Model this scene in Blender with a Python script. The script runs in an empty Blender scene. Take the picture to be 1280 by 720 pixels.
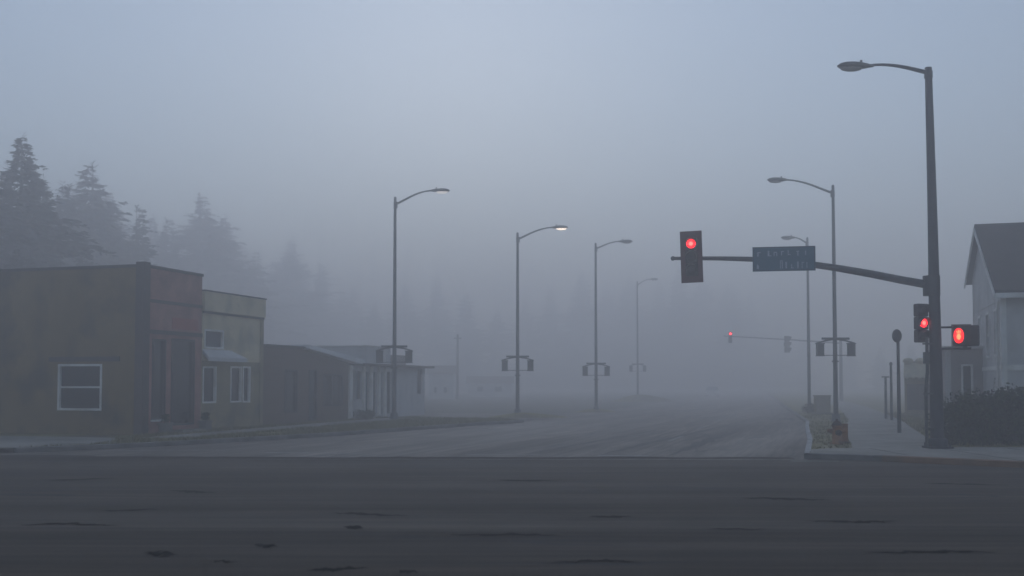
import bpy, math, random
from mathutils import Vector, Matrix, noise as TNz
R = math.radians
rnd = random.Random(11)
sc = bpy.context.scene
COL = sc.collection
HC, FPX, HY = 1.8, 1350.0, 480.0        # eye height, focal length in photo pixels, horizon row

# ---------------------------------------------------------------- helpers
def gnd(px, py):
    d = HC*FPX/(py-HY); return ((px-640)/FPX*d, d)
def xat(px, d): return (px-640)/FPX*d
def zat(py, d): return HC + (HY-py)*d/FPX

class MB:
    def __init__(s): s.v=[]; s.f=[]; s.sm=[]
    def add(s, vs, fs, smooth=False):
        o=len(s.v); s.v+=[tuple(p) for p in vs]
        for f in fs: s.f.append(tuple(i+o for i in f)); s.sm.append(smooth)
    def box(s, x0,x1,y0,y1,z0,z1, M=None, bev=0):
        vs=[Vector((x,y,z)) for z in (z0,z1) for y in (y0,y1) for x in (x0,x1)]
        if M is not None: vs=[M@v for v in vs]
        s.add(vs,[(0,2,3,1),(4,5,7,6),(0,1,5,4),(2,6,7,3),(0,4,6,2),(1,3,7,5)])
    def tube(s, pts, rad, n=12, caps=True):
        pts=[Vector(p) for p in pts]
        if not hasattr(rad,'__len__'): rad=[rad]*len(pts)
        vs=[]; ref=None
        for i,p in enumerate(pts):
            t=(pts[min(i+1,len(pts)-1)]-pts[max(i-1,0)]).normalized()
            if ref is None: ref=Vector((0,0,1)) if abs(t.z)<.9 else Vector((1,0,0))
            u=(ref-t*ref.dot(t)).normalized(); w=t.cross(u); ref=u
            for k in range(n):
                a=2*math.pi*k/n; vs.append(p+(u*math.cos(a)+w*math.sin(a))*rad[i])
        fs=[]
        for i in range(len(pts)-1):
            for k in range(n):
                k2=(k+1)%n; fs.append((i*n+k,i*n+k2,(i+1)*n+k2,(i+1)*n+k))
        s.add(vs,fs,True)
        if caps:
            m=(len(pts)-1)*n
            s.add(vs[:n],[tuple(range(n-1,-1,-1))]); s.add(vs[m:m+n],[tuple(range(n))])
    def ell(s, c, r, M=None, nu=16, nv=8, zmin=-1, zmax=1):
        c=Vector(c); vs=[]; fs=[]
        for j in range(nv+1):
            a=math.asin(zmin)+(math.asin(zmax)-math.asin(zmin))*j/nv
            for i in range(nu):
                b=2*math.pi*i/nu
                p=Vector((r[0]*math.cos(a)*math.cos(b),r[1]*math.cos(a)*math.sin(b),r[2]*math.sin(a)))
                if M is not None: p=M@p
                vs.append(c+p)
        for j in range(nv):
            for i in range(nu):
                i2=(i+1)%nu; fs.append((j*nu+i,j*nu+i2,(j+1)*nu+i2,(j+1)*nu+i))
        fs.append(tuple(range(nu-1,-1,-1))); fs.append(tuple(nv*nu+i for i in range(nu)))
        s.add(vs,fs,True)
    def poly(s, pts, z): s.add([(x,y,z) for x,y in pts],[tuple(range(len(pts)))])
    def prism(s, pts, z0, z1):
        n=len(pts); s.add([(x,y,z0) for x,y in pts]+[(x,y,z1) for x,y in pts],
            [tuple(range(n-1,-1,-1)),tuple(range(n,2*n))]+[(i,(i+1)%n,(i+1)%n+n,i+n) for i in range(n)])
    def extr(s, prof, y0, y1):       # profile in xz swept along y
        n=len(prof); s.add([(x,y0,z) for x,z in prof]+[(x,y1,z) for x,z in prof],
            [tuple(range(n)),tuple(range(2*n-1,n-1,-1))]+[(i,i+n,(i+1)%n+n,(i+1)%n) for i in range(n)])
    def build(s, name, mat, parent=None, bevel=0):
        me=bpy.data.meshes.new(name); me.from_pydata(s.v,[],s.f); me.update()
        me.polygons.foreach_set('use_smooth', s.sm)
        me.materials.append(mat)
        o=bpy.data.objects.new(name,me); COL.objects.link(o)
        if parent is not None: o.parent=parent
        if bevel:
            b=o.modifiers.new('bevel','BEVEL'); b.width=bevel; b.segments=2; b.limit_method='ANGLE'
        return o

def tag(o,label=None,cat=None,group=None,kind=None):
    if label: o['label']=label
    if cat: o['category']=cat
    if group: o['group']=group
    if kind: o['kind']=kind
    return o
def empty(name,loc,rz=0):
    e=bpy.data.objects.new(name,None); COL.objects.link(e); e.location=loc; e.rotation_euler=(0,0,rz); e.empty_display_size=.3
    return e
def copy_tree(o,parent=None):
    c=o.copy(); COL.objects.link(c)
    if parent is not None: c.parent=parent
    for ch in list(o.children): copy_tree(ch,c)
    return c

# ---------------------------------------------------------------- materials
def newmat(name):
    m=bpy.data.materials.new(name); m.use_nodes=True; nt=m.node_tree
    return m,nt,nt.nodes['Principled BSDF']
def N(nt,t,**k):
    n=nt.nodes.new(t)
    for a,b in k.items():
        if a in n.inputs: n.inputs[a].default_value=b
        else: setattr(n,a,b)
    return n
def noisy(name, c1, c2, scale=3, rough=.8, stretch=(1,1,1), bump=.1, bscale=40, c3=None, s3=.4, metal=0, spec=.3, cut=(.35,.65), bdist=.01):
    m,nt,b=newmat(name); L=nt.links
    tc=N(nt,'ShaderNodeTexCoord'); mp=N(nt,'ShaderNodeMapping'); mp.inputs['Scale'].default_value=stretch
    L.new(tc.outputs['Object'],mp.inputs[0])
    n=N(nt,'ShaderNodeTexNoise',Scale=scale,Detail=6.0,Roughness=.6); L.new(mp.outputs[0],n.inputs['Vector'])
    r=N(nt,'ShaderNodeValToRGB'); r.color_ramp.elements[0].position=cut[0]; r.color_ramp.elements[1].position=cut[1]
    r.color_ramp.elements[0].color=(*c1,1); r.color_ramp.elements[1].color=(*c2,1)
    L.new(n.outputs['Fac'],r.inputs[0]); out=r.outputs[0]
    if c3:
        n3=N(nt,'ShaderNodeTexNoise',Scale=s3,Detail=4.0); L.new(mp.outputs[0],n3.inputs['Vector'])
        r3=N(nt,'ShaderNodeValToRGB'); r3.color_ramp.elements[0].position=.48; r3.color_ramp.elements[1].position=.68
        L.new(n3.outputs['Fac'],r3.inputs[0])
        mx=N(nt,'ShaderNodeMix',data_type='RGBA'); L.new(r3.outputs[0],mx.inputs[0]); L.new(out,mx.inputs[6]); mx.inputs[7].default_value=(*c3,1)
        out=mx.outputs[2]
    L.new(out,b.inputs['Base Color'])
    b.inputs['Roughness'].default_value=rough; b.inputs['Metallic'].default_value=metal
    b.inputs['Specular IOR Level'].default_value=spec
    if bump:
        nb=N(nt,'ShaderNodeTexNoise',Scale=bscale,Detail=5.0); L.new(tc.outputs['Object'],nb.inputs['Vector'])
        bp=N(nt,'ShaderNodeBump',Strength=bump,Distance=bdist); L.new(nb.outputs['Fac'],bp.inputs['Height']); L.new(bp.outputs[0],b.inputs['Normal'])
    return m
def brick(name,c1,c2,mortar,axes='xz',scale=4.2,rough=.85,bw=.5,rh=.25):
    m,nt,b=newmat(name); L=nt.links
    tc=N(nt,'ShaderNodeTexCoord'); sp=N(nt,'ShaderNodeSeparateXYZ'); L.new(tc.outputs['Object'],sp.inputs[0])
    cb=N(nt,'ShaderNodeCombineXYZ'); L.new(sp.outputs['XYZ'.index(axes[0].upper())],cb.inputs[0]); L.new(sp.outputs['XYZ'.index(axes[1].upper())],cb.inputs[1])
    t=N(nt,'ShaderNodeTexBrick'); L.new(cb.outputs[0],t.inputs['Vector'])
    t.inputs['Color1'].default_value=(*c1,1); t.inputs['Color2'].default_value=(*c2,1); t.inputs['Mortar'].default_value=(*mortar,1)
    t.inputs['Scale'].default_value=scale; t.inputs['Brick Width'].default_value=bw; t.inputs['Row Height'].default_value=rh; t.inputs['Mortar Size'].default_value=.018
    n=N(nt,'ShaderNodeTexNoise',Scale=1.4,Detail=6.0); L.new(tc.outputs['Object'],n.inputs['Vector'])
    r=N(nt,'ShaderNodeValToRGB'); r.color_ramp.elements[0].position=.3; r.color_ramp.elements[1].position=.7
    r.color_ramp.elements[0].color=(.62,.6,.6,1); r.color_ramp.elements[1].color=(1.15,1.12,1.1,1)
    L.new(n.outputs['Fac'],r.inputs[0])
    mx=N(nt,'ShaderNodeMix',data_type='RGBA',blend_type='MULTIPLY'); mx.inputs[0].default_value=1
    L.new(t.outputs['Color'],mx.inputs[6]); L.new(r.outputs[0],mx.inputs[7]); L.new(mx.outputs[2],b.inputs['Base Color'])
    bp=N(nt,'ShaderNodeBump',Strength=.4,Distance=.01); bp.invert=True; L.new(t.outputs['Fac'],bp.inputs['Height']); L.new(bp.outputs[0],b.inputs['Normal'])
    b.inputs['Roughness'].default_value=rough
    return m
def plain(name,c,rough=.6,metal=0,spec=.4):
    m,nt,b=newmat(name); b.inputs['Base Color'].default_value=(*c,1); b.inputs['Roughness'].default_value=rough
    b.inputs['Metallic'].default_value=metal; b.inputs['Specular IOR Level'].default_value=spec
    return m
def glow(name,c,strength,base=(.2,.02,.02)):
    m,nt,b=newmat(name); b.inputs['Base Color'].default_value=(*base,1)
    b.inputs['Emission Color'].default_value=(*c,1); b.inputs['Emission Strength'].default_value=strength
    return m

def asphalt(name, base, crackcol, main=False):
    m,nt,b=newmat(name); L=nt.links
    tc=N(nt,'ShaderNodeTexCoord')
    def noise(stretch,scale,detail=5.0,rot=0):
        mp=N(nt,'ShaderNodeMapping'); mp.inputs['Scale'].default_value=stretch; mp.inputs['Rotation'].default_value=(0,0,rot)
        L.new(tc.outputs['Object'],mp.inputs[0]); n=N(nt,'ShaderNodeTexNoise',Scale=scale,Detail=detail); L.new(mp.outputs[0],n.inputs['Vector']); return n.outputs['Fac']
    def ramp(src,p0,p1,a,bb):
        r=N(nt,'ShaderNodeValToRGB'); r.color_ramp.elements[0].position=p0; r.color_ramp.elements[1].position=p1
        r.color_ramp.elements[0].color=(a,a,a,1); r.color_ramp.elements[1].color=(bb,bb,bb,1); L.new(src,r.inputs[0]); return r.outputs[0]
    def mul(x,y):
        q=N(nt,'ShaderNodeMix',data_type='RGBA',blend_type='MULTIPLY'); q.inputs[0].default_value=1; L.new(x,q.inputs[6]); L.new(y,q.inputs[7]); return q.outputs[2]
    rot = R(-73.3) if main else 0
    if main: st=(.06,1,1)
    else: st=(.05,1,1)
    def noise2(stretch,scale,detail=5.0):
        # rotate so that the stretched axis runs along the street
        mp0=N(nt,'ShaderNodeMapping'); mp0.inputs['Rotation'].default_value=(0,0,rot); L.new(tc.outputs['Object'],mp0.inputs[0])
        mp=N(nt,'ShaderNodeMapping'); mp.inputs['Scale'].default_value=stretch; L.new(mp0.outputs[0],mp.inputs[0])
        n=N(nt,'ShaderNodeTexNoise',Scale=scale,Detail=detail); L.new(mp.outputs[0],n.inputs['Vector']); return n.outputs['Fac']
    c=N(nt,'ShaderNodeRGB'); c.outputs[0].default_value=(*base,1)
    col=mul(c.outputs[0], ramp(noise2(st,.9,4.0),.33,.67,.6,1.35))          # wheel-worn bands
    col=mul(col, ramp(noise((1,1,1),.35,4.0),.3,.7,.72,1.25))                # broad patches
    col=mul(col, ramp(noise((1,1,1),55,3.0),.35,.65,.7,1.25))                # aggregate
    col=mul(col, ramp(noise2((st[0]*.8,1,1),5.5,4.0),.38,.62,.66,1.32))   # fine streaks along the traffic
    # tar-filled cracks that wander across
    nz=noise((.16,1,1),.55,6.0) if not main else noise2((.12,1,1),.45,6.0)
    a=N(nt,'ShaderNodeMath',operation='SUBTRACT'); a.inputs[1].default_value=.5; L.new(nz,a.inputs[0])
    a2=N(nt,'ShaderNodeMath',operation='ABSOLUTE'); L.new(a.outputs[0],a2.inputs[0])
    gate=ramp(noise((.3,.3,1),.5,2.0),.48,.56,0,1)
    ck=ramp(a2.outputs[0],.004,.011,1,0)
    ckm=mul(ck,gate)
    mx=N(nt,'ShaderNodeMix',data_type='RGBA'); L.new(ckm,mx.inputs[0]); L.new(col,mx.inputs[6]); mx.inputs[7].default_value=(*crackcol,1)
    L.new(mx.outputs[2],b.inputs['Base Color'])
    L.new(ramp(noise2(st,.6,4.0),.35,.65,.58 if main else .72,.8 if main else .9),b.inputs['Roughness'])
    b.inputs['Specular IOR Level'].default_value=.35 if main else .18
    bp=N(nt,'ShaderNodeBump',Strength=.35,Distance=.01); L.new(noise((1,1,1),70,3.0),bp.inputs['Height']); L.new(bp.outputs[0],b.inputs['Normal'])
    return m

def leafmat(name,c1,c2,c3=None,transl=.25):
    m,nt,b=newmat(name); L=nt.links
    g=N(nt,'ShaderNodeNewGeometry'); tc=N(nt,'ShaderNodeTexCoord')
    n=N(nt,'ShaderNodeTexNoise',Scale=1.2,Detail=3.0); L.new(tc.outputs['Object'],n.inputs['Vector'])
    ad=N(nt,'ShaderNodeMath',operation='ADD'); L.new(g.outputs['Random Per Island'],ad.inputs[0]); L.new(n.outputs['Fac'],ad.inputs[1])
    r=N(nt,'ShaderNodeValToRGB'); e=r.color_ramp.elements; e[0].position=.35; e[1].position=1.0; e[0].color=(*c1,1); e[1].color=(*c2,1)
    if c3: q=e.new(1.0); e[1].position=.85; e[1].color=(*c2,1); q.color=(*c3,1)
    dv=N(nt,'ShaderNodeMath',operation='DIVIDE'); dv.inputs[1].default_value=1.5; L.new(ad.outputs[0],dv.inputs[0]); L.new(dv.outputs[0],r.inputs[0])
    L.new(r.outputs[0],b.inputs['Base Color']); b.inputs['Roughness'].default_value=.7; b.inputs['Specular IOR Level'].default_value=.2
    return m

M=dict(
 ground=noisy('ground',(.05,.055,.028),(.09,.085,.05),scale=1.5,bump=.4,bscale=12,c3=(.10,.08,.055),s3=.25),
 cross=asphalt('cross_asphalt',(.050,.037,.026),(.022,.022,.024)),
 main=asphalt('main_asphalt',(.150,.124,.100),(.04,.04,.042),main=True),
 side=asphalt('side_asphalt',(.085,.084,.086),(.04,.04,.042)),
 conc=noisy('walk_concrete',(.26,.245,.21),(.34,.32,.28),scale=1.1,bump=.2,bscale=60,c3=(.20,.19,.155),s3=.7),
 kerb=noisy('kerb_concrete',(.14,.135,.125),(.22,.21,.2),scale=3,bump=.2,c3=(.09,.085,.075),s3=1.2),
 kerbw=noisy('kerb_worn_white',(.35,.35,.34),(.55,.55,.54),scale=4,bump=.2,c3=(.22,.21,.2),s3=2),
 kerbr=noisy('kerb_faded_red',(.20,.105,.055),(.27,.15,.08),scale=3,bump=.2,c3=(.16,.12,.08),s3=1.2),
 seam=noisy('seam_tar',(.003,.003,.003),(.006,.006,.006),scale=4,bump=0,spec=.03,rough=1),
 seam2=noisy('worn_dark_track',(.028,.026,.025),(.095,.088,.082),scale=3,bump=.1,cut=(.35,.6)),
 painted_sheen=plain('glass_painted_sky_reflection',(.35,.38,.40),.2,0,.6),  # pale sky reflection put into the glass colour
 paint=noisy('worn_road_paint',(.16,.16,.155),(.34,.34,.32),scale=6,stretch=(.6,1,1),bump=.1,cut=(.4,.6)),
 pole=noisy('weathered_steel_pole',(.045,.05,.058),(.075,.08,.09),scale=6,rough=.55,metal=.3,bump=.05,stretch=(1,1,.3)),
 polef=noisy('galvanised_pole',(.07,.075,.085),(.10,.105,.115),scale=5,rough=.5,metal=.4,bump=.05),
 head=noisy('lamp_housing_grey',(.09,.09,.09),(.14,.135,.13),scale=9,rough=.5,metal=.2,bump=.05),
 dark=noisy('black_signal_paint',(.018,.017,.018),(.035,.03,.032),scale=7,rough=.6,bump=.1),
 redtint=noisy('backplate_red_glow_tint',(.075,.008,.014),(.11,.016,.024),scale=5,rough=.7,bump=.1),  # dark plate, red spill of the lit lens mixed into its colour
 lensoff=plain('unlit_lens',(.02,.02,.018),.25),
 red=glow('lit_red_lens',(1,.008,.014),1.9),
 redhot=glow('lit_red_core',(1,.10,.08),2.6),
 amber=glow('lit_hand_lens',(1,.010,.010),1.8),
 amberhot=glow('lit_hand_core',(1,.14,.05),2.6),
 redfar=glow('far_red_lens',(1,.03,.04),4.5),
 lampoff=plain('frosted_lamp_glass',(.35,.33,.3),.3),
 lampon=glow('lit_lamp_glass',(1,.82,.66),1.25,(.8,.8,.8)),
 lampdim=glow('dim_lamp_glass',(1,.93,.88),.4,(.8,.8,.8)),
 signblue=noisy('dark_blue_sign_face',(.02,.12,.19),(.03,.145,.225),scale=3,rough=.45,bump=0),
 signink=noisy('faded_sign_lettering',(.30,.38,.46),(.44,.50,.56),scale=30,rough=.5,bump=0),
 stucco=noisy('olive_brown_stucco',(.18,.125,.045),(.24,.17,.07),scale=.9,bump=.4,bscale=50,c3=(.085,.07,.042),s3=.8),
 trim=noisy('dark_parapet_trim',(.07,.055,.055),(.10,.08,.075),scale=4,bump=.2),
 pinkbrick=brick('dull_pink_brick',(.36,.175,.15),(.43,.215,.18),(.32,.21,.18)),
 pinkred=noisy('faded_red_band',(.34,.10,.085),(.38,.12,.10),scale=3,bump=.2),
 white=noisy('weathered_white_paint',(.76,.75,.71),(.86,.85,.81),scale=4,bump=.15,c3=(.62,.60,.54),s3=1.5),
 offwhite=noisy('dull_white_boards',(.52,.52,.52),(.64,.64,.63),scale=2,bump=.2,stretch=(1,1,.3)),
 cream=noisy('cream_stucco',(.60,.52,.34),(.70,.61,.42),scale=1.2,bump=.3,c3=(.38,.35,.25),s3=.8),
 creamd=noisy('olive_painted_wall',(.26,.22,.12),(.33,.28,.16),scale=1.3,bump=.3,c3=(.17,.16,.11),s3=.8),
 glass=plain('dark_window_glass',(.015,.018,.022),.12,0,.5),
 bluewin=plain('bluish_window_glass',(.04,.06,.08),.15,0,.6),
 brown=noisy('grey_brown_siding',(.115,.08,.062),(.155,.115,.09),scale=2.5,bump=.4,stretch=(.3,.3,6)),
 door=noisy('dark_door_paint',(.035,.032,.036),(.055,.05,.055),scale=4,bump=.1),
 metalroof=noisy('pale_metal_roof',(.66,.67,.68),(.78,.79,.80),scale=2,rough=.45,bump=.1),
 shingle=brick('dark_asphalt_shingles',(.045,.036,.032),(.065,.052,.045),(.025,.025,.025),axes='yx',scale=3.5),
 siding=noisy('pale_grey_siding',(.50,.49,.48),(.60,.59,.57),scale=1.2,bump=.2,c3=(.40,.39,.37),s3=.8),
 sidingd=noisy('dull_grey_annex_wall',(.26,.235,.225),(.33,.30,.28),scale=1.2,bump=.2),
 blind=noisy('yellowed_window_blind',(.20,.19,.14),(.25,.235,.175),scale=2,bump=.05),
 bark=noisy('bark',(.05,.042,.035),(.09,.075,.06),scale=3,bump=.5,stretch=(1,1,.2)),
 needle=leafmat('dark_needles',(.018,.026,.020),(.045,.058,.040),(.06,.07,.048)),
 needleb=leafmat('brownish_needles',(.03,.033,.028),(.06,.062,.048),(.08,.075,.06)),
 bushleaf=leafmat('hedge_leaves',(.010,.018,.006),(.035,.06,.018),(.07,.09,.028)),
 dryleaf=leafmat('dry_leaves',(.08,.06,.035),(.13,.10,.06)),
 grass=leafmat('grass_blades',(.15,.135,.05),(.185,.165,.06),(.20,.17,.07)),
 verge=noisy('verge_soil',(.19,.165,.045),(.27,.23,.07),scale=2,bump=.5,bscale=15,c3=(.13,.095,.055),s3=.5),
 hydr=noisy('rusty_orange_paint',(.28,.115,.035),(.38,.17,.055),scale=8,bump=.3,c3=(.10,.055,.04),s3=4),
 hydrd=noisy('dark_rust',(.06,.04,.032),(.10,.06,.045),scale=8,bump=.3),
 tan=noisy('tan_cabinet_paint',(.25,.21,.15),(.30,.26,.19),scale=3,bump=.1),
 carw=plain('white_car_paint',(.6,.6,.6),.3,0,.5), tyre=plain('tyre_rubber',(.02,.02,.02),.8),
 headl=glow('car_headlight',(1,.97,.9),.3,(.8,.8,.8)),
 box=noisy('dark_hanging_box_paint',(.03,.032,.034),(.055,.057,.06),scale=6,bump=.1),
)

# ---------------------------------------------------------------- setting
mb=MB(); mb.poly([(-320,-60),(320,-60),(320,420),(-320,420)],0)
tag(mb.build('ground',M['ground']),kind='structure')
mb=MB(); mb.poly([(-300,-50),(300,-50),(300,21),(60,22.2),(12,22.9),(10.9,23.2),(8.5,25.2),(7.0,26.0),(0,26.4),(-14,27.2),(-40,28.4),(-300,29)],.004)
tag(mb.build('cross_street',M['cross']),kind='structure')
KR=[(7.0,26.0),(9.0,33),(11.1,41),(13.3,49),(16.2,62),(20.2,80),(36,150),(60,260),(90,400)]     # right kerb line
KL=[(-15.6,26.9),(-12.6,28.6),(-10.7,30.4),(-8.6,33.3),(-6.45,36.6),(-4.4,40.6),(-2.6,44.6),(-1.0,47.6),(.2,49.6)]
mb=MB(); mb.poly([(-15.6,26.0)]+KL+[(.6,50.8),(-.4,52.4),(-4,54),(-30,62),(-120,90),(-118,102),(-30,74),(-2,66),(3.6,66.5),(5.2,70),(8,80),(11.5,94),(26,150),(48,260),(76,400)]+KR[::-1]+[(7,25.6)],.008)
tag(mb.build('main_street',M['main']),kind='structure')

def kerb(name,line,mat,w=.16,h=.14,side=1,label=None,cat=None,z0=0):
    mb=MB(); n=len(line); L=[];Q=[]
    for i,(x,y) in enumerate(line):
        a=Vector(line[max(i-1,0)]); b=Vector(line[min(i+1,n-1)]); t=(b-a).normalized(); nn=Vector((-t.y,t.x))*side
        L.append((x,y)); Q.append((x+nn.x*w,y+nn.y*w))
    for i in range(n-1):
        v=[(*L[i],z0),(*L[i+1],z0),(*L[i+1],h-.02),(*L[i],h-.02)]
        mb.add(v,[(0,1,2,3)])
        def lerp(p,q,t): return (p[0]+(q[0]-p[0])*t,p[1]+(q[1]-p[1])*t)
        A0=lerp(L[i],Q[i],.15);A1=lerp(L[i+1],Q[i+1],.15)
        mb.add([(*L[i],h-.02),(*L[i+1],h-.02),(*A1,h),(*A0,h)],[(0,1,2,3)])
        mb.add([(*A0,h),(*A1,h),(*Q[i+1],h),(*Q[i],h)],[(0,1,2,3)])
        mb.add([(*Q[i],z0),(*Q[i],h),(*Q[i+1],h),(*Q[i+1],z0)],[(0,1,2,3)])
    return tag(mb.build(name,mat),label,cat,kind='structure')
def offs(line,w,side):
    n=len(line); Q=[]
    for i,(x,y) in enumerate(line):
        a=Vector(line[max(i-1,0)]); b=Vector(line[min(i+1,n-1)]); t=(b-a).normalized(); nn=Vector((-t.y,t.x))*side
        Q.append((x+nn.x*w,y+nn.y*w))
    return Q
# right block: raised corner with kerb, path and grass
kerb('kerb',KR[:4],M['kerbw'],side=-1,w=.15)
kerb('kerb',KR[3:],M['kerb'],side=-1,w=.15)
FR=[(300,21.1),(60,22.3),(12,23.0),(10.9,23.3),(8.6,25.2)]
kerb('kerb',FR[::-1],M['kerbr'],side=1,w=.2)
kerb('kerb',[(8.6,25.2),(7.8,25.75),(7.0,26.0)],M['kerb'],side=-1,w=.15)
KRo=offs(KR,.15,-1)
PL=[(8.9,28.3),(12.4,40.5),(15.4,49.5),(19.0,62),(24,80),(41,150),(68,260)]       # path, left edge
PR=[(11.6,29.4),(15.0,40.5),(17.8,49.5),(21.3,62),(26.2,80),(43.2,150),(70.2,260)]
mb=MB(); mb.poly([(7.2,26.2),(7.85,25.95),(8.7,25.4),(11.0,23.5),(12,23.2),(60,22.5),(60,28.6),(16,28.6),(11.9,28.75),(8.2,28.2),(7.55,27.6)],.13)
tag(mb.build('sidewalk',M['conc']),kind='structure')
mb=MB()
for i in range(len(PL)-1): mb.add([(*PL[i],.134),(*PR[i],.134),(*PR[i+1],.134),(*PL[i+1],.134)],[(0,1,2,3)])
mb.add([(8.9,28.2,.134),(11.75,28.6,.134),(11.6,29.4,.134),(8.9,28.3,.134)],[(0,1,2,3)])
tag(mb.build('path',M['conc']),kind='structure')
mb=MB()
mb.poly([KRo[0]]+KRo[1:]+[(120,400),(200,300),(200,24),(60,24),(12,24.2),(8.4,26.3)],.118)
tag(mb.build('verge',M['verge']),kind='structure')
# joints in the corner pavement
mb=MB()
for x in (9.3,11.1,12.9,14.7,16.5,18.3): mb.box(x-.012,x+.012,25.4 if x<11 else 23.6,28.2,.12,.1335)
tag(mb.build('pavement_joints',M['seam']),kind='structure')
# left block
kerb('kerb',[(-60,28.3),(-22,27.4),(-17.5,27.1)],M['kerb'],side=1,w=.18)
kerb('kerb',[(-12.9,28.2)]+KL[2:]+[(.55,50.6),(-.4,52.2),(-4,53.8),(-12,56.5)],M['kerb'],side=1,w=.16)
LB=offs([(-12.9,28.2)]+KL[2:]+[(.55,50.6),(-.4,52.2),(-4,53.8),(-12,56.5)],.15,1)
mb=MB(); mb.poly(LB+[(-40,66),(-80,66),(-80,31.5),(-15.5,31.0)],.12)
tag(mb.build('verge',M['verge']),kind='structure')
mb=MB(); mb.poly([(-60,28.45),(-22,27.6),(-17.5,27.3),(-15.2,28.0),(-13.1,28.45),(-11.1,30.9),(-12.0,33.6),(-15,34.6),(-60,47)],.132)
tag(mb.build('sidewalk',M['conc']),kind='structure')
mb=MB(); mb.poly([(-11.6,33.5),(-10.1,33.6),(-4.6,52.8),(-6.4,53.2)],.134)
tag(mb.build('path',M['conc']),kind='structure')
# seam where the main street meets the crossing, faint stop line and lane lines
mb=MB()
pts=[(-9+ i*.9, 26.35+.0*i+rnd.uniform(-.05,.05)) for i in range(18)]
for i in range(len(pts)-1):
    a,b=pts[i],pts[i+1]; mb.add([(a[0],a[1],.012),(b[0],b[1],.012),(b[0],b[1]+.10,.012),(a[0],a[1]+.10,.012)],[(0,1,2,3)])
tag(mb.build('road_seam',M['seam']),kind='structure')
mb=MB(); top=[]
for i in range(90):
    x=-13.5+i*.228; top.append((x,26.62+.55*TNz.noise(Vector((x*.55,2,0)))+.22*TNz.noise(Vector((x*2.7,5,0)))+max(0,-x-6)*.12))
for i in range(89):
    mb.add([(top[i][0],25.9,.0105),(top[i+1][0],25.9,.0105),(top[i+1][0],top[i+1][1],.0105),(top[i][0],top[i][1],.0105)],[(0,1,2,3)])
tag(mb.build('road_patch',M['cross']),kind='structure')
mb=MB()
mb.poly([(-6.5,28.2),(-3.9,27.9),(-3.9,28.1),(-6.4,28.4)],.0125)
mb.poly([(2.1,27.0),(3.4,27.0),(3.4,27.25),(2.2,27.3)],.0125)
mb.poly([(-11.0,29.1),(-7.8,29.3),(-7.7,29.5),(-10.8,29.32)],.0125)
mb.poly([(-1.2,27.5),(.7,27.5),(.7,27.62),(-1.2,27.62)],.0125)
mb.poly([(6.5,25.2),(7.6,25.15),(7.6,25.3),(6.5,25.35)],.0085)
for k in range(10):
    y=34+k*9; x=4.6+(y-33)*.27
    mb.poly([(x,y),(x+.13,y),(x+.13+.9,y+3.2),(x+.9,y+3.2)],.0125)
tag(mb.build('road_markings',M['paint']),kind='structure')

def crack(pts,w,mat='seam',name='road_crack',z=.0085):
    mb=MB(); g=[]
    P=[gnd(*p) for p in pts]; Q=[]
    for i in range(len(P)-1):
        for k in range(9):
            t_=k/9; Q.append((P[i][0]*(1-t_)+P[i+1][0]*t_+rnd.uniform(-.03,.03),P[i][1]*(1-t_)+P[i+1][1]*t_+rnd.uniform(-.07,.07)))
    Q.append(P[-1]); n=len(Q)
    for i in range(n-1):
        def wd(j): return (2.2 if name=='road_crack' else 1.6)*w*math.sin(math.pi*(j+.15)/(n-.7))*(.6+.8*math.sin(j*2.3)**2)/2+.004
        a,b=Q[i],Q[i+1]; mb.add([(a[0],a[1]-wd(i),z),(b[0],b[1]-wd(i+1),z),(b[0],b[1]+wd(i+1),z),(a[0],a[1]+wd(i),z)],[(0,1,2,3)])
    tag(mb.build(name,M[mat]),kind='structure')
for pts,w in (([(30,655),(90,654),(150,656)],.07),([(560,668),(640,667),(700,669)],.07),([(1000,650),(1075,652),(1120,651)],.08),([(270,700),(300,701)],.05),([(690,702),(760,700),(800,703)],.05),([(213,613),(240,614),(272,616)],.13),([(184,690),(205,691),(226,692)],.13),([(925,622),(980,623),(1036,625)],.12),([(415,641),(450,642),(512,644)],.09),([(430,658),(456,659)],.14),([(318,680),(350,682)],.10),([(385,712),(420,710),(462,708)],.09),([(735,645),(790,646)],.09),([(500,712),(522,714)],.08),([(128,638),(205,636)],.07),([(1080,690),(1170,688),(1240,690)],.06),([(620,600),(700,601)],.12),([(1150,604),(1260,606)],.12),([(60,600),(150,598)],.12),([(880,660),(960,661)],.05)):
    crack(pts,w)
crack([(742,571),(800,556),(860,543),(925,528)],.55,'seam2','road_patch',.0122)
crack([(832,571),(870,556),(900,545),(930,536)],.9,'seam2','road_patch',.0128)
crack([(640,571),(700,560),(780,545),(850,532)],.4,'seam2','road_patch',.0125)
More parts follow.
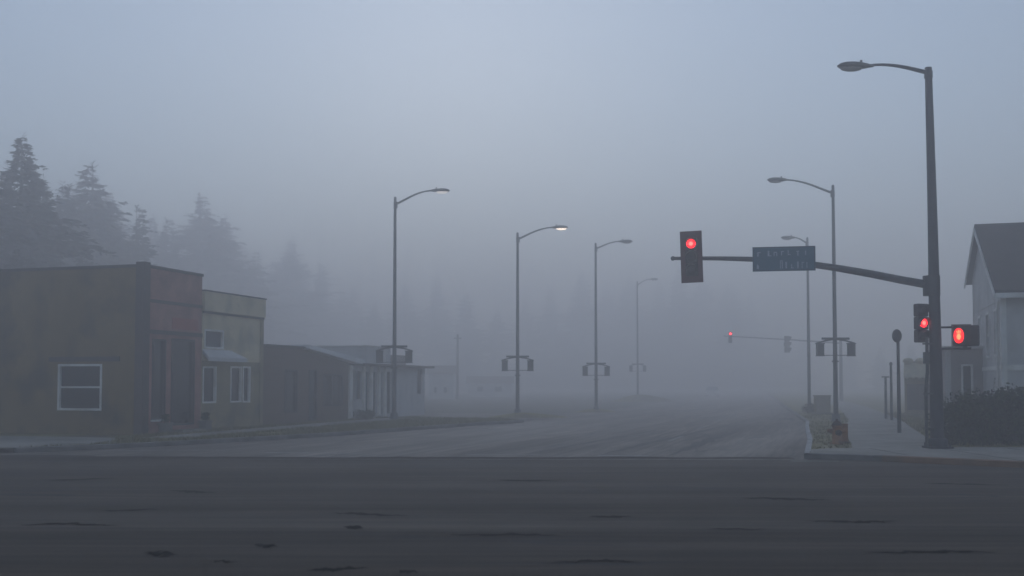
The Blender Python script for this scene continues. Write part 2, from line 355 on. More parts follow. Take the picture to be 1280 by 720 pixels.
# grass blades on verges
def inpoly(p,poly):
    x,y=p; c=False; n=len(poly)
    for i in range(n):
        x1,y1=poly[i]; x2,y2=poly[(i+1)%n]
        if (y1>y)!=(y2>y) and x<(x2-x1)*(y-y1)/(y2-y1)+x1: c=not c
    return c
def grass(poly,n,h,z,avoid=()):
    mb=MB(); xs=[p[0] for p in poly]; ys=[p[1] for p in poly]; k=0
    from mathutils import noise as NZ
    while k<n:
        x=rnd.uniform(min(xs),max(xs)); y=rnd.uniform(min(ys),max(ys))
        k+=1
        if not inpoly((x,y),poly) or any(inpoly((x,y),a) for a in avoid): continue
        q=NZ.noise(Vector((x*.8,y*.8,3)))
        if q<-.25 and rnd.random()<.85: continue
        a=rnd.uniform(0,6.28); w=rnd.uniform(.012,.03); hh=h*rnd.uniform(.4,1.2)*(1+.8*q); l=hh*.5
        dx,dy=math.cos(a),math.sin(a)
        mb.add([(x-dy*w,y+dx*w,z),(x+dy*w,y-dx*w,z),(x+dx*l,y+dy*l,z+hh)],[(0,1,2)])
    return mb
lp=LB[:-1]+[(-10.2,55),(-12.2,33.6),(-11.5,31)]
pathp=[(-11.6,33.5),(-10.1,33.6),(-4.6,52.8),(-6.4,53.2)]
tag(grass(lp,60000,.09,.118,[pathp]).build('grass',M['grass']),'low dull grass on the verge along the left kerb','grass',kind='stuff')
rp=KRo[:5]+[(18.8,62)]+PL[:3][::-1]
rp=[KRo[0]]+[(7.6,27.7),(8.3,28.3)]+PL[:4]+KRo[1:5][::-1]
tag(grass(rp,22000,.07,.116).build('grass',M['grass']),'small grass patch between the pale kerb and the right path','grass',kind='stuff')
rp2=PR[:4]+[(30,60),(30,34),(16,29.5),(12.2,29.0)]
tag(grass(rp2,42000,.10,.116).build('grass',M['grass']),'grass on the right of the path in front of the houses','grass',kind='stuff')

# ---------------------------------------------------------------- poles
def lamp_head(t,x,y,z,ang,mat_lens,s=1.0):
    Mr=Matrix.Rotation(ang,3,'Z')
    hb=MB()
    prof=[(-.05,.06),(.05,.09),(.14,.13),(.30,.18),(.50,.21),(.70,.20),(.84,.14),(.93,.03)]
    vs=[];n=16
    for px,r in prof:
        for k in range(n):
            a=2*math.pi*k/n; zz=math.sin(a)*r*(.55 if math.sin(a)>0 else .42)
            vs.append(Vector((x,y,z))+Mr@Vector((px*s,math.cos(a)*r*s,zz*s)))
    fs=[(i*n+k,i*n+(k+1)%n,(i+1)*n+(k+1)%n,(i+1)*n+k) for i in range(len(prof)-1) for k in range(n)]
    fs.append(tuple(range(n-1,-1,-1))); fs.append(tuple((len(prof)-1)*n+k for k in range(n)))
    hb.add(vs,fs,True)
    c=Vector((x,y,z))+Mr@Vector((.28*s,0,.11*s)); hb.tube([c-Vector((0,0,.05)),c+Vector((0,0,.05*s))],.035*s,8)
    h=hb.build('lamp_head',M['head'],t)
    lb=MB(); lb.ell(Vector((x,y,z))+Mr@Vector((.55*s,0,-.06*s)),(.30*s,.16*s,.085*s),Mr,16,6,-1,.25); lb.build('lens',mat_lens,h)

def bracket(t,z,ang=0,s=1.0):
    """crossbar with two dark boxes hanging either side of the pole"""
    Mr=Matrix.Rotation(ang,3,'Z')
    def q(x,y,zz): 
        p=Mr@Vector((x,y,0)); return (p.x,p.y,z+zz)
    b=MB(); b.tube([q(-.86*s,-.09,.28),q(-.45*s,-.09,.40),q(0,-.09,.47),q(.45*s,-.09,.40),q(.86*s,-.09,.28)],.035,8)
    b.tube([q(-.62*s,-.09,.49),q(.62*s,-.09,.49)],.05,8)
    b.tube([q(-.7*s,-.09,-.26),q(.7*s,-.09,-.26)],.016,6)
    b.tube([q(0,0,.43),q(0,-.12,.43)],.05,8); b.tube([q(0,0,-.26),q(0,-.12,-.26)],.03,8)
    b.tube([q(0,0,-.5),q(0,0,-.56)],.15,14)
    b.build('bracket',M['box'],t)
    for sx in (-1,1):
        h=MB(); M4=Matrix.Translation((0,0,z))@Matrix.Rotation(ang,4,'Z')
        h.box(sx*.70*s-.16*s,sx*.70*s+.16*s,-.20,.02,-.27,.25,M4); h.box(sx*.70*s-.19*s,sx*.70*s+.19*s,-.23,.05,.25,.29,M4)
        h.box(sx*.70*s-.18*s,sx*.70*s+.18*s,-.22,.04,-.30,-.27,M4)
        h.build('hanging_box',M['box'],t,bevel=.015)

def street_lamp(px,d,ytop,side,reach,lens,label,rise=.55,bz=None,r0=.11,r1=.065,base=.10):
    x=xat(px,d); H=zat(ytop,d)
    t=empty('street_lamp',(x,d,base)); H-=base
    tag(t,label,'street lamp','tall street lamps along the foggy street')
    p=MB(); p.tube([(0,0,0),(0,0,H*.5),(0,0,H)],[r0,(r0+r1)/2,r1],14); p.ell((0,0,H),(r1,r1,.06),None,12,4,0,1); p.build('pole',M['polef'],t)
    b=MB(); b.tube([(0,0,0),(0,0,.04)],[.24,.24],16); b.tube([(0,0,.04),(0,0,.3),(0,0,.34)],[.19,.175,.14],16)
    for k in range(4):
        a=k*math.pi/2+.78; b.tube([(.2*math.cos(a),.2*math.sin(a),.03),(.2*math.cos(a),.2*math.sin(a),.1)],.022,6)
    b.build('base',M['polef'],t)
    a=MB(); e=side; n=9; pts=[]
    for i in range(n):
        s=i/(n-1); pts.append((e*reach*s,0,H-.32+rise*math.sin(s*math.pi/2)**1.15+.05*s))
    a.tube(pts,[.055-.022*i/(n-1) for i in range(n)],10)
    a.tube([(e*.02,0,H-.5),(e*.02,0,H-.2)],r1+.03,12)
    a.build('arm',M['polef'],t)
    lamp_head(t,e*(reach-.05),0,pts[-1][2],0 if e>0 else math.pi,lens,1.0)
    if bz: bracket(t,zat(bz,d)-base,0)
    return t
street_lamp(493,51.7,246,1,1.75,M['lampdim'],'street lamp nearest the white shopfront, arm to the right with a faintly lit head',rise=.62,bz=446)
street_lamp(647,59,291,1,1.9,M['lampon'],'street lamp with the brightest white head, at the tip of the left grass verge',rise=.60,bz=457,base=.1)
street_lamp(745,69,304,1,1.5,M['lampoff'],'hazy unlit street lamp in mid-road, just right of the brightly lit lamp',rise=.42,bz=464,base=0)
street_lamp(797,112,352,1,1.3,M['lampoff'],'faintest street lamp, nearly lost in fog behind the mound',bz=461,base=0)
street_lamp(1044,48.6,231,-1,2.1,M['lampoff'],'unlit street lamp beside the right path, rising behind the hydrant',rise=.55,bz=437,base=.12)
street_lamp(1011,66,297,-1,.75,M['lampoff'],'hazy unlit street lamp seen below and above the blue street sign',rise=.3,base=.12)

# near mast
NX,NY=gnd(1170,566)
t=empty('signal_mast',(NX,NY,.13))
tag(t,'tall dark steel mast on the right corner carrying a lamp and a long arm','signal mast')
H=zat(80,NY)-.13
p=MB()
# slight lean, stout tapering shaft
p.tube([(0,0,0),(-.01,0,H*.3),(-.03,0,H*.65),(-.07,0,H)],[.175,.15,.118,.09],20); p.build('pole',M['pole'],t)
b=MB(); b.box(-.3,.3,-.3,.3,0,.05); b.tube([(0,0,.05),(0,0,.22),(0,0,.26)],[.26,.25,.21],18)
for k in range(4):
    a=k*math.pi/2+.78; b.tube([(.33*math.cos(a),.33*math.sin(a),.03),(.33*math.cos(a),.33*math.sin(a),.14)],.03,6)
b.build('base',M['pole'],t)
b=MB(); b.tube([(-.30,-.06,0),(-.30,-.06,1.5),(-.25,-.05,2.0),(-.25,-.05,2.9)],.045,8); b.box(-.34,-.2,-.12,.0,2.2,2.5)
for zz in (.5,1.4,2.7): b.box(-.35,-.05,-.12,0,zz,zz+.04)
b.build('conduit',M['head'],t)
a=MB(); pts=[]
for i in range(11):
    s=i/10; pts.append((-.07-1.55*s,0,H-.14+.30*math.sin(s*math.pi*.62)**1.1*.72))
a.tube(pts,[.06-.028*i/10 for i in range(11)],10); a.tube([(-.07,0,H-.28),(-.07,0,H-.1)],.108,14); a.build('lamp_arm',M['pole'],t)
Ry=pts[-1]
lamp_head(t,Ry[0]+.05,0,Ry[2]-.02,math.pi,M['lampoff'],.98)
# mast arm, perpendicular to the street
def armpt(px,py,base=(NX,NY)):
    r=(px-640)/FPX; s=(base[0]-r*base[1])/(.958+.287*r); X=base[0]-.958*s; Y=base[1]+.287*s
    return (X,Y,zat(py,Y))
rel=lambda P:(P[0]-NX,P[1]-NY,P[2]-.13)
ap=[armpt(1164,356),armpt(1130,350),armpt(1090,342),armpt(1050,335),armpt(1016,330),armpt(980,325.5),armpt(940,323.5),armpt(900,322.5),armpt(842,322.5)]
a=MB(); a.tube([rel(P) for P in ap],[.11,.105,.1,.093,.086,.08,.07,.06,.048],14)
q=rel(ap[0]); a.tube([(q[0]+.04,q[1],q[2]-.28),(q[0]+.04,q[1],q[2]+.24)],.215,16)
a.ell(rel(ap[-1]),(.065,.065,.065),None,10,6)
a.build('mast_arm',M['pole'],t)

# traffic lights
def traffic_light(loc,rz,label,lit=0,plate=True,s=1.0,lens='red',core='redhot',tilt=0):
    t=empty('traffic_light',loc,rz); t.rotation_euler=(0,tilt,rz); t.scale=(s,s,s)
    tag(t,label,'traffic light','red traffic lights at the crossing')
    h=MB()
    for i in range(3): h.box(-.17,.17,-.02,.20,.18-i*.36+.004,.54-i*.36-.004)
    h.build('housing',M['dark'],t,bevel=.03)
    if plate:
        b=MB(); b.box(-.30,.30,.03,.045,-.72,.72); b.build('backplate',M['redtint'],t,bevel=.006)
    m=MB(); m.box(-.04,.04,.2,.32,-.12,.12); m.box(-.05,.05,.2,.25,-.5,.5); m.build('mounting_bracket',M['dark'],t)
    for i in range(3):
        z=.36-i*.36
        v=MB(); n=14; pr=[]
        for k in range(n+1):
            a=R(-25)+R(230)*k/n; pr.append((math.cos(a),math.sin(a)))
        for r in (.142,.150):
            v.add([(c*r,-.02,z+s_*r) for c,s_ in pr]+[(c*r*.97,-.02-.20*(0.45+.55*max(0,s_)),z+s_*r*.97) for c,s_ in pr],[(k,k+1,k+n+2,k+n+1) for k in range(n)],True)
        v.build('visor',M['dark'],t)
        l=MB(); Mx=Matrix.Rotation(math.pi/2,3,'X')
        l.ell((0,-.02,z),(.128,.128,.03),Mx,18,6,-.2,1)
        L=l.build('lens',M[lens] if i==lit else M['lensoff'],t)
        if i==lit and core:
            c=MB(); c.ell((0,-.043,z),(.062,.062,.014),Mx,14,4,-.2,1); c.build('lit_core',M[core],L)
    return t
P=armpt(863,322); dP=math.atan2(P[0],P[1])
traffic_light((P[0],P[1]-.30,P[2]),-dP-R(4),'large red traffic light with a tall backplate at the tip of the long mast arm',tilt=R(-1.5))
P2=(xat(1157.5,NY-.1),NY+.06,zat(403.5,NY))
traffic_light((P2[0],P2[1],P2[2]),R(14),'red traffic light without backplate strapped to the left side of the tall mast',lit=1,plate=False,s=.95)
# pedestrian signal
d0=NY-.05; X=xat(1199,d0); Z=zat(419.5,d0)
t=empty('pedestrian_signal',(X,d0,Z)); t.rotation_euler=(0,0,R(-22))
tag(t,'boxy walk signal showing a glowing red hand on the right side of the mast','pedestrian signal')
h=MB(); h.box(-.16,.50,.04,.36,-.27,.27); h.build('housing',M['dark'],t,bevel=.03)
v=MB(); v.box(-.18,.30,-.17,.04,.26,.285); v.box(-.18,.30,-.10,.04,-.285,-.265); v.box(.29,.305,-.15,.04,-.265,.26); v.box(-.18,-.168,-.06,.04,-.265,.26); v.build('visor',M['dark'],t)
l=MB(); Mx=Matrix.Rotation(math.pi/2,3,'X'); l.ell((0,.035,0),(.125,.20,.03),Mx,20,6,-.2,1); L=l.build('lens',M['amber'],t)
c=MB(); c.ell((0,.018,-.02),(.06,.10,.02),Mx,14,5,-.2,1); c.tube([(-.03,.012,.06),(-.045,.012,.125)],.014,8); c.tube([(0,.012,.07),(0,.012,.15)],.014,8); c.tube([(.03,.012,.06),(.04,.012,.13)],.014,8); c.build('hand_symbol',M['amberhot'],L)
b=MB(); b.tube([(-.62,.25,.235),(.35,.2,.235)],.028,8); b.build('mounting_bracket',M['dark'],t)
b=MB(); b.tube([(-.62,.25,-.33),(.30,.2,-.33)],.03,8); b.box(.1,.2,.12,.28,-.34,-.26); b.build('mounting_bracket',M['dark'],t)

# street sign on the arm
P=armpt(979,325); 
t=empty('street_sign',(P[0],P[1]-.19,zat(324,P[1]))); t.rotation_euler=(0,0,-math.atan2(P[0],P[1])+R(3))
tag(t,'dark blue rectangular street name sign with faded lettering on the mast arm','street sign')
w,hh=.83,.335
s=MB(); s.box(-w,w,-.012,.012,-hh,hh); s.build('panel',M['signblue'],t,bevel=.01)
s=MB()
for a_ in (-1,1): s.box(-w+.01,w-.01,-.018,-.013,a_*(hh-.022)-.006,a_*(hh-.022)+.006); s.box(a_*(w-.022)-.006,a_*(w-.022)+.006,-.018,-.013,-hh+.03,hh-.03)
s.build('border',M['box'],t)
s=MB(); k_=2*w/1050.0                       # illegible strokes where the photograph shows them
def st(x0,x1,z0,z1): s.box(-w+(x0-110)*k_,-w+(x1-110)*k_,-.017,-.0125,hh-(z1-135)*k_*1.0,hh-(z0-135)*k_*1.0)
for x0,x1,z0,z1 in [(190,215,225,300),(215,250,225,240),(365,395,205,300),(395,430,285,300),(465,480,225,300),(480,520,225,240),(510,525,240,300),(590,605,215,290),(605,640,215,228),(700,716,200,285),(716,750,270,285),(845,890,215,232),(860,878,232,300),(990,1005,215,290),
    (180,215,450,515),(190,200,430,450),(570,582,375,515),(600,615,375,515),(582,600,375,390),(660,685,400,515),(755,770,440,515),(770,795,500,515),(855,880,400,515),(930,942,410,515),(942,970,410,424),(1010,1022,410,515)]: st(x0,x1,z0,z1)
s.build('lettering',M['signink'],t)
for x in (-.45,.45): s=MB(); s.box(x-.03,x+.03,.012,.12,-.07,.07); s.build('sign_clamp',M['pole'],t)

# far signal mast
FX,FY=xat(1051,105),105.
t=empty('signal_mast',(FX,FY,.12)); tag(t,'far signal mast arm fading into the fog beyond the second crossing','signal mast')
p=MB(); p.tube([(0,0,0),(0,0,6.0)],[.19,.14],14); p.build('pole',M['polef'],t)
p=MB(); p.tube([(0,0,zat(429,105)-.12),(xat(985,105)-FX,0,zat(424.5,105)-.12),(xat(905,105)-FX,0,zat(420,105)-.12)],[.08,.06,.04],10); p.build('mast_arm',M['polef'],t)
traffic_light((xat(912.5,105),104.7,zat(422,105)),0,'tiny distant red traffic light glowing at the tip of the far mast arm',plate=False,lens='redfar',core=None)
q=traffic_light((xat(984.5,105),104.7,zat(430.5,105)),R(40),'distant unlit traffic light on the far arm, left of the hazy right lamps',lit=9,plate=False,s=1.5)

# ---------------------------------------------------------------- buildings
DIR=R(73.3); C0=(-12.2,35.7); du=(math.cos(DIR),math.sin(DIR))
def ux(px,o=C0,v=0):
    ox,oy=o[0]-du[1]*v, o[1]+du[0]*v
    r=(px-640)/FPX; return (r*oy-ox)/(du[0]-du[1]*r)
def uz(px,py,o=C0,v=0):
    u=ux(px,o,v); return zat(py,o[1]+du[0]*v+du[1]*u)
def wall(mb,axis,pos,a0,a1,z0,z1,holes,thick,inward):
    """wall panel in plane axis=pos with rectangular openings (a0,a1,z0,z1) and reveals"""
    A=sorted(set([a0,a1]+[h[0] for h in holes]+[h[1] for h in holes])); Z=sorted(set([z0,z1]+[h[2] for h in holes]+[h[3] for h in holes]))
    def P(a,z,off=0): return (a,pos+off,z) if axis=='y' else (pos+off,a,z)
    for i in range(len(A)-1):
        for j in range(len(Z)-1):
            ca,cz=(A[i]+A[i+1])/2,(Z[j]+Z[j+1])/2
            if any(h[0]<ca<h[1] and h[2]<cz<h[3] for h in holes): continue
            for off in (0,thick*inward): mb.add([P(A[i],Z[j],off),P(A[i+1],Z[j],off),P(A[i+1],Z[j+1],off),P(A[i],Z[j+1],off)],[(0,1,2,3)])
    o=thick*inward
    for h in holes:
        for (p,q) in (((h[0],h[2]),(h[1],h[2])),((h[1],h[2]),(h[1],h[3])),((h[1],h[3]),(h[0],h[3])),((h[0],h[3]),(h[0],h[2]))):
            mb.add([P(*p),P(*q),P(*q,o),P(*p,o)],[(0,1,2,3)])
def window(t,axis,pos,inward,h,fw=.06,rails=(),mull=(),mat='white',glass='glass',depth=.08,name='window',curtain=None):
    f=MB(); a0,a1,z0,z1=h
    def B(a,b,c,d,o0,o1):
        lo,hi=sorted((pos+inward*o0,pos+inward*o1))
        if axis=='y': f.box(a,b,lo,hi,c,d)
        else: f.box(lo,hi,a,b,c,d)
    B(a0,a0+fw,z0,z1,-.02,depth+.03); B(a1-fw,a1,z0,z1,-.02,depth+.03)
    B(a0+fw,a1-fw,z1-fw,z1,-.02,depth+.03); B(a0+fw,a1-fw,z0,z0+fw,-.035,depth+.03)
    for r in rails: z=z0+(z1-z0)*r; B(a0+fw,a1-fw,z-fw*.4,z+fw*.4,.02,depth+.02)
    for r in mull: a=a0+(a1-a0)*r; B(a-fw*.4,a+fw*.4,z0+fw,z1-fw,.02,depth+.02)
    w=f.build(name,M[mat],t)
    g=MB(); f=g
    B(a0+fw*.5,a1-fw*.5,z0+fw*.5,z1-fw*.5,depth,depth+.012); g.build('pane',M[glass],w)
    if curtain:
        g=MB(); f=g; B(a0+.02,a1-.02,z0+(z1-z0)*.05,z1,depth+.06,depth+.07); g.build('blind',M[curtain],w)
    return w

# corner building
t=empty('corner_building',(*C0,.1),DIR); tag(t,'flat roofed corner building with olive side wall and dull pink brick front','building','low shopfronts on the left')
ZB=.1; u1=ux(252)-.02; HB=uz(180,329)-ZB; hz=lambda px,py: uz(px,py)-ZB
b=MB()
fo1=(.42,.98,hz(200,523),hz(200,423)); fo2=(1.30,2.78,hz(228,527),hz(228,423))
fo1=(ux(190),ux(207),hz(200,524),hz(200,424)); fo2=(ux(214),ux(243),hz(228,531),hz(228,424))
wall(b,'y',0,.30,u1,0,HB-.12,[fo1,fo2],.2,1); wf=b.build('front_wall',M['pinkbrick'],t)
# side wall facing the crossing: local y axis. pixel -> v
def vx(px):   # along side wall plane u=0
    r=(px-640)/FPX; return (C0[0]-r*C0[1])/(du[1]+r*du[0])
def vz(px,py): v=vx(px); return zat(py,C0[1]+du[0]*v)-ZB
sw=(vx(128),vx(73),vz(100,513),vz(100,455))
b=MB(); wall(b,'x',0,.30,16,0,HB-.12,[sw],.2,1)
b.add([(u1,0,0),(u1,16,0),(u1,16,HB-.12),(u1,0,HB-.12)],[(0,1,2,3)]); b.add([(0,16,0),(u1,16,0),(u1,16,HB-.12),(0,16,HB-.12)],[(0,1,2,3)])
b.build('side_wall',M['stucco'],t)
b=MB(); b.box(-.04,.30,-.04,.30,0,HB+.06); b.build('corner_pilaster',M['trim'],t,bevel=.01)
b=MB(); b.box(-.05,.22,.302,16.05,HB-.119,HB-.02); b.box(.302,u1+.02,-.05,.22,HB-.119,HB-.02); b.box(u1-.2,u1+.02,.222,16.05,HB-.119,HB-.03); b.build('parapet_cap',M['trim'],t,bevel=.01)
b=MB(); b.box(.22,u1-.2,.22,15.9,HB-.5,HB-.45); b.build('roof',M['shingle'],t)
b=MB(); b.box(.302,u1,-.03,0,hz(215,381),hz(215,377)); b.box(.302,u1,-.045,0,hz(215,419),hz(215,414)); b.build('string_course',M['trim'],t)
b=MB(); b.box(1.6,u1-.25,-.012,-.002,hz(228,412),hz(228,398)); b.build('painted_band',M['pinkred'],t)
b=MB(); b.box(-.05,-.001,vx(150),vx(62),vz(100,452),vz(100,446)); b.build('lintel',M['trim'],t)
window(t,'x',0,1,sw,.075,rails=(.5,),curtain=None)
window(t,'y',0,1,fo1,.05,mat='door')
dd=window(t,'y',0,1,fo2,.06,mat='door')
b=MB(); b.box(fo1[0]-.04,fo1[1]+.04,-.07,.0,fo1[2]-.07,fo1[2]-.002); b.build('sill',M['white'],t)
b=MB(); b.box(fo2[0],fo2[1],-.5,-.001,-.02,.12); b.build('step',M['conc'],t)
# planters at the foot of the shopfront
for px,lab in ((197,'low concrete planter under the narrow front window of the corner building'),(247,'low concrete planter by the right end of the corner building')):
    u=ux(px); o=empty('planter',(C0[0]+du[0]*u+du[1]*.35,C0[1]+du[1]*u-du[0]*.35,.13),DIR); tag(o,lab,'planter','planters in front of the corner building')
    b=MB(); b.box(-.2,.2,-.14,.14,0,.32); b.box(-.23,.23,-.17,.17,.32,.37); b.build('pot',M['kerb'],o,bevel=.01)
    b=MB()
    for k in range(260):
        a=rnd.uniform(0,6.28); r=rnd.uniform(0,.2); z=rnd.uniform(.36,.62); w=.04; x,y=math.cos(a)*r,math.sin(a)*r*.7; q=rnd.uniform(0,6.28)
        b.add([(x,y,z),(x+math.cos(q)*w,y+math.sin(q)*w,z+.03),(x+math.cos(q+1)*w,y+math.sin(q+1)*w,z+.06)],[(0,1,2)])
    b.build('foliage',M['bushleaf'],o)

# second building: cream
U0,U1=ux(252)+.02,ux(328.5); o2=(C0[0]+du[0]*U0,C0[1]+du[1]*U0)
t=empty('cream_shop',(*o2,.1),DIR); tag(t,'two tone cream and olive shop with a high parapet next to the corner building','building','low shopfronts on the left')
L2=U1-U0; hz=lambda px,py: uz(px,py)-.1; X=lambda px: ux(px)-U0
HH=hz(290,369)
w1=(X(253.5),X(270.5),hz(262,504),hz(262,458)); w2=(X(288),X(302),hz(295,503),hz(295,458)); w3=(X(303.5),X(313),hz(308,503),hz(308,458)); w4=(X(255),X(279),hz(266,436),hz(266,412))
b=MB(); zs=hz(290,452); wall(b,'y',0,0,L2,0,zs,[w1,w2,w3],.2,1); b.build('lower_wall',M['creamd'],t)
b=MB(); wall(b,'y',0,0,L2,zs,HH-.72,[w4],.2,1)
b.add([(0,0,0),(0,12,0),(0,12,HH),(0,0,HH)],[(0,1,2,3)]); b.add([(L2,0,0),(L2,12,0),(L2,12,HH),(L2,0,HH)],[(0,1,2,3)]); b.add([(0,12,0),(L2,12,0),(L2,12,HH),(0,12,HH)],[(0,1,2,3)]); b.build('upper_wall',M['cream'],t)
b=MB(); b.box(-.0,L2+.03,-.10,.2,HH-.72,HH); b.build('parapet',M['cream'],t,bevel=.015)
b=MB(); b.box(0,L2+.05,-.13,.22,HH,HH+.05); b.box(0,L2,-.06,-.001,HH-.8,HH-.722); b.build('parapet_cap',M['trim'],t)
b=MB(); b.box(.0,L2,.25,11.9,HH-.4,HH-.35); b.build('roof',M['shingle'],t)
b=MB(); b.extr([(0,0),(1,0)],0,1) if False else None
b.add([(.03,0,zs+.42),(X(288),0,zs+.42),(X(302),-.26,zs+.12),(.03,-.26,zs+.12),(.03,-.26,zs-.02),(X(302),-.26,zs-.02),(X(288),0,zs+.28),(.03,0,zs+.28)],[(0,1,2,3),(3,2,5,4),(4,5,6,7),(0,3,4,7),(1,6,5,2)]); b.build('awning',M['offwhite'],t)
for w,ml in ((w1,()),(w2,()),(w3,()),(w4,())): window(t,'y',0,1,w,.065,mull=ml,glass='bluewin' if w is w4 else 'glass')
b=MB(); b.box(L2-.25,L2,-.03,-.001,0,HH-.73); b.build('corner_board',M['creamd'],t)

# third building: grey brown with sloping pale metal roof edge
U2,U3=U1+.03,ux(441); o3=(C0[0]+du[0]*U2,C0[1]+du[1]*U2); L3=U3-U2; X=lambda px: ux(px)-U2
t=empty('grey_brown_building',(*o3,.1),DIR); tag(t,'low grey brown building with a pale metal roof sloping down to the white shopfront','building','low shopfronts on the left')
ha=hz(345,434); xb=X(378); hb=hz(441,455)
d1=(X(345),X(352),0.25,hz(350,460)); d2=(X(356),X(372),.5,hz(360,462)); d3=(X(386),X(396),.1,hz(392,462)); d4=(X(404),X(428),.7,hz(415,468))
b=MB(); wall(b,'y',0,0,L3,0,hb-.15,[d2,d3,d4],.15,1)
b.add([(0,0,hb-.15),(L3,0,hb-.15),(L3,0,hb),(xb,0,ha),(0,0,ha)],[(0,1,2,3,4)])
b.add([(0,0,0),(0,9,0),(0,9,ha+.3),(0,0,ha)],[(0,1,2,3)]); b.add([(L3,0,0),(L3,9,0),(L3,9,hb),(L3,0,hb)],[(0,1,2,3)]); b.add([(0,9,0),(L3,9,0),(L3,9,hb),(xb,9,ha),(0,9,ha)],[(0,1,2,3,4)]); b.build('wall',M['brown'],t)
b=MB(); th=.26
b.extr([(xb-.1,ha+.02),(L3+.5,hb-.02),(L3+.5,hb-.02+th),(xb-.1,ha+.02+th*.6)],-.35,9.2); b.build('metal_roof',M['metalroof'],t)
b=MB(); b.box(-.02,xb-.1,-.2,9.2,ha+.002,ha+.09); b.build('flat_roof',M['trim'],t)
window(t,'y',0,1,d2,.06,mat='door'); window(t,'y',0,1,d4,.06,mat='door',mull=(.5,))
dd=window(t,'y',0,1,d3,.05,mat='door',glass='bluewin',name='door')
b=MB(); b.tube([(X(394.5),-.05,1.05),(X(394.5),-.05,1.25)],.02,6); b.build('handle',M['head'],dd)

# fourth building: white shopfront with posts
U4,U5=U3+.45,ux(531); o4=(C0[0]+du[0]*U4,C0[1]+du[1]*U4); L4=U5-U4; X=lambda px: ux(px)-U4
t=empty('white_shop',(*o4,.1),DIR); tag(t,'small white boarded shop with pale posts and tall dark windows behind the first lamp','building','low shopfronts on the left')
H4=hz(500,458)
hs=[(X(443),X(452.5),hz(448,500),hz(448,463)),(X(456),X(461.5),.15,hz(460,464)),(X(465.5),X(471),.15,hz(470,464)),(X(475.5),X(479),.15,hz(478,464)),(X(482),X(489.5),.15,hz(486,464)),(X(521),X(528),hz(525,493),hz(525,461))]
b=MB(); wall(b,'y',0,0,L4,0,H4-.05,hs,.12,1)
b.add([(0,0,0),(0,8,0),(0,8,H4-.05),(0,0,H4-.05)],[(0,1,2,3)]); b.add([(L4,0,0),(L4,8,0),(L4,8,H4-.05),(L4,0,H4-.05)],[(0,1,2,3)]); b.add([(0,8,0),(L4,8,0),(L4,8,H4-.05),(0,8,H4-.05)],[(0,1,2,3)]); b.build('wall',M['offwhite'],t)
b=MB(); b.box(-.1,L4+.35,-.45,8.2,H4-.049,H4+.06); b.build('roof',M['brown'],t)
for px in (437.5,454,463.5,473,480.5,491): 
    b=MB(); u=X(px); w=.16 if px<440 else .09; b.box(u-w,u+w,-.10,-.002,0,H4-.05); b.build('post',M['white'],t)
for h in hs: window(t,'y',0,1,h,.04,mat='offwhite',glass='bluewin' if h[0]<1 else 'glass')
# raised block on the roof, standing back
b=MB(); v=2.0
b.box(X(466),X(497),.4,5,H4+.061,H4+.95); b.build('roof_block',M['offwhite'],t)
b=MB(); b.box(X(464),X(498),.3,5.1,H4+.951,H4+1.0); b.build('roof_block_cap',M['white'],t)
b=MB(); b.box(X(505),X(518),.5,3,H4+.061,H4+.62); b.build('roof_vent',M['sidingd'],t)
# shrub at base
def shrub(name,loc,rx,ry,h,n,leaf,mat,label,group=None,seed=1,spikes=0):
    rr=random.Random(seed); t=empty(name,loc); tag(t,label,'shrub',group)
    b=MB()
    lob=[(rr.uniform(-.75,.75)*rx,rr.uniform(-.7,.7)*ry,rr.uniform(.3,.72)*h,rr.uniform(.32,.55)) for _ in range(30 if name=='hedge' else 16)]
    for _ in range(n):
        lx,ly,lz,lr=rr.choice(lob); a=rr.uniform(0,6.28); e=rr.uniform(-1,1); q=rr.uniform(.55,1.1)**.6
        c=math.sqrt(1-e*e); m=min(rx,h)*lr
        if name=='hedge': lz2=lz*(1-.42*max(0,-lx/rx)**1.5)
        else: lz2=lz
        x=lx+math.cos(a)*c*m*1.3*q; y=ly+math.sin(a)*c*m*q; z=max(.03,lz2+e*m*q*.95)
        s=leaf*rr.uniform(.6,1.4); u=Vector((rr.gauss(0,1),rr.gauss(0,1),rr.gauss(0,1))).normalized(); w=u.cross(Vector((rr.gauss(0,1),rr.gauss(0,1),rr.gauss(0,1)))).normalized()
        p=Vector((x,y,z)); b.add([p-u*s,p+w*s*.45,p+u*s,p-w*s*.45],[(0,1,2,3)])
    for _ in range(spikes):
        lx,ly=rr.uniform(-rx,rx),rr.uniform(-ry,ry)*.6; hh=h*rr.uniform(.95,1.18); dx=rr.uniform(-.2,.2)
        for k in range(26):
            z=h*.55+(hh-h*.55)*k/26; s=leaf*.9; u=Vector((rr.gauss(0,1),rr.gauss(0,1),.6)).normalized(); w=u.cross(Vector((0,0,1))).normalized()
            p=Vector((lx+dx*k/26,ly,z)); b.add([p,p+u*s+w*s*.3,p+u*s*1.8,p+u*s-w*s*.3],[(0,1,2,3)])
    b.build('foliage',M[mat],t)
    b=MB()
    for _ in range(14):
        x,y=rr.uniform(-.5,.5)*rx,rr.uniform(-.5,.5)*ry; b.tube([(x*.5,y*.5,0),(x,y,h*.4),(x*1.3,y*1.3,h*.8)],[.03,.02,.008],5)
    b.build('stem',M['bark'],t)
    return t
u=ux(442); shrub('shrub',(C0[0]+du[0]*u+du[1]*.5,C0[1]+du[1]*u-du[0]*.5,.1),.6,.35,.45,900,.05,'bushleaf','low dark shrub at the foot of the white shop front corner',seed=3)

# ---- right hand side
hx,hy=xat(1253,34.5),34.5
t=empty('gabled_house',(hx,hy,.1),DIR); tag(t,'pale house with steep dark shingle roof rising behind the hedge','house')
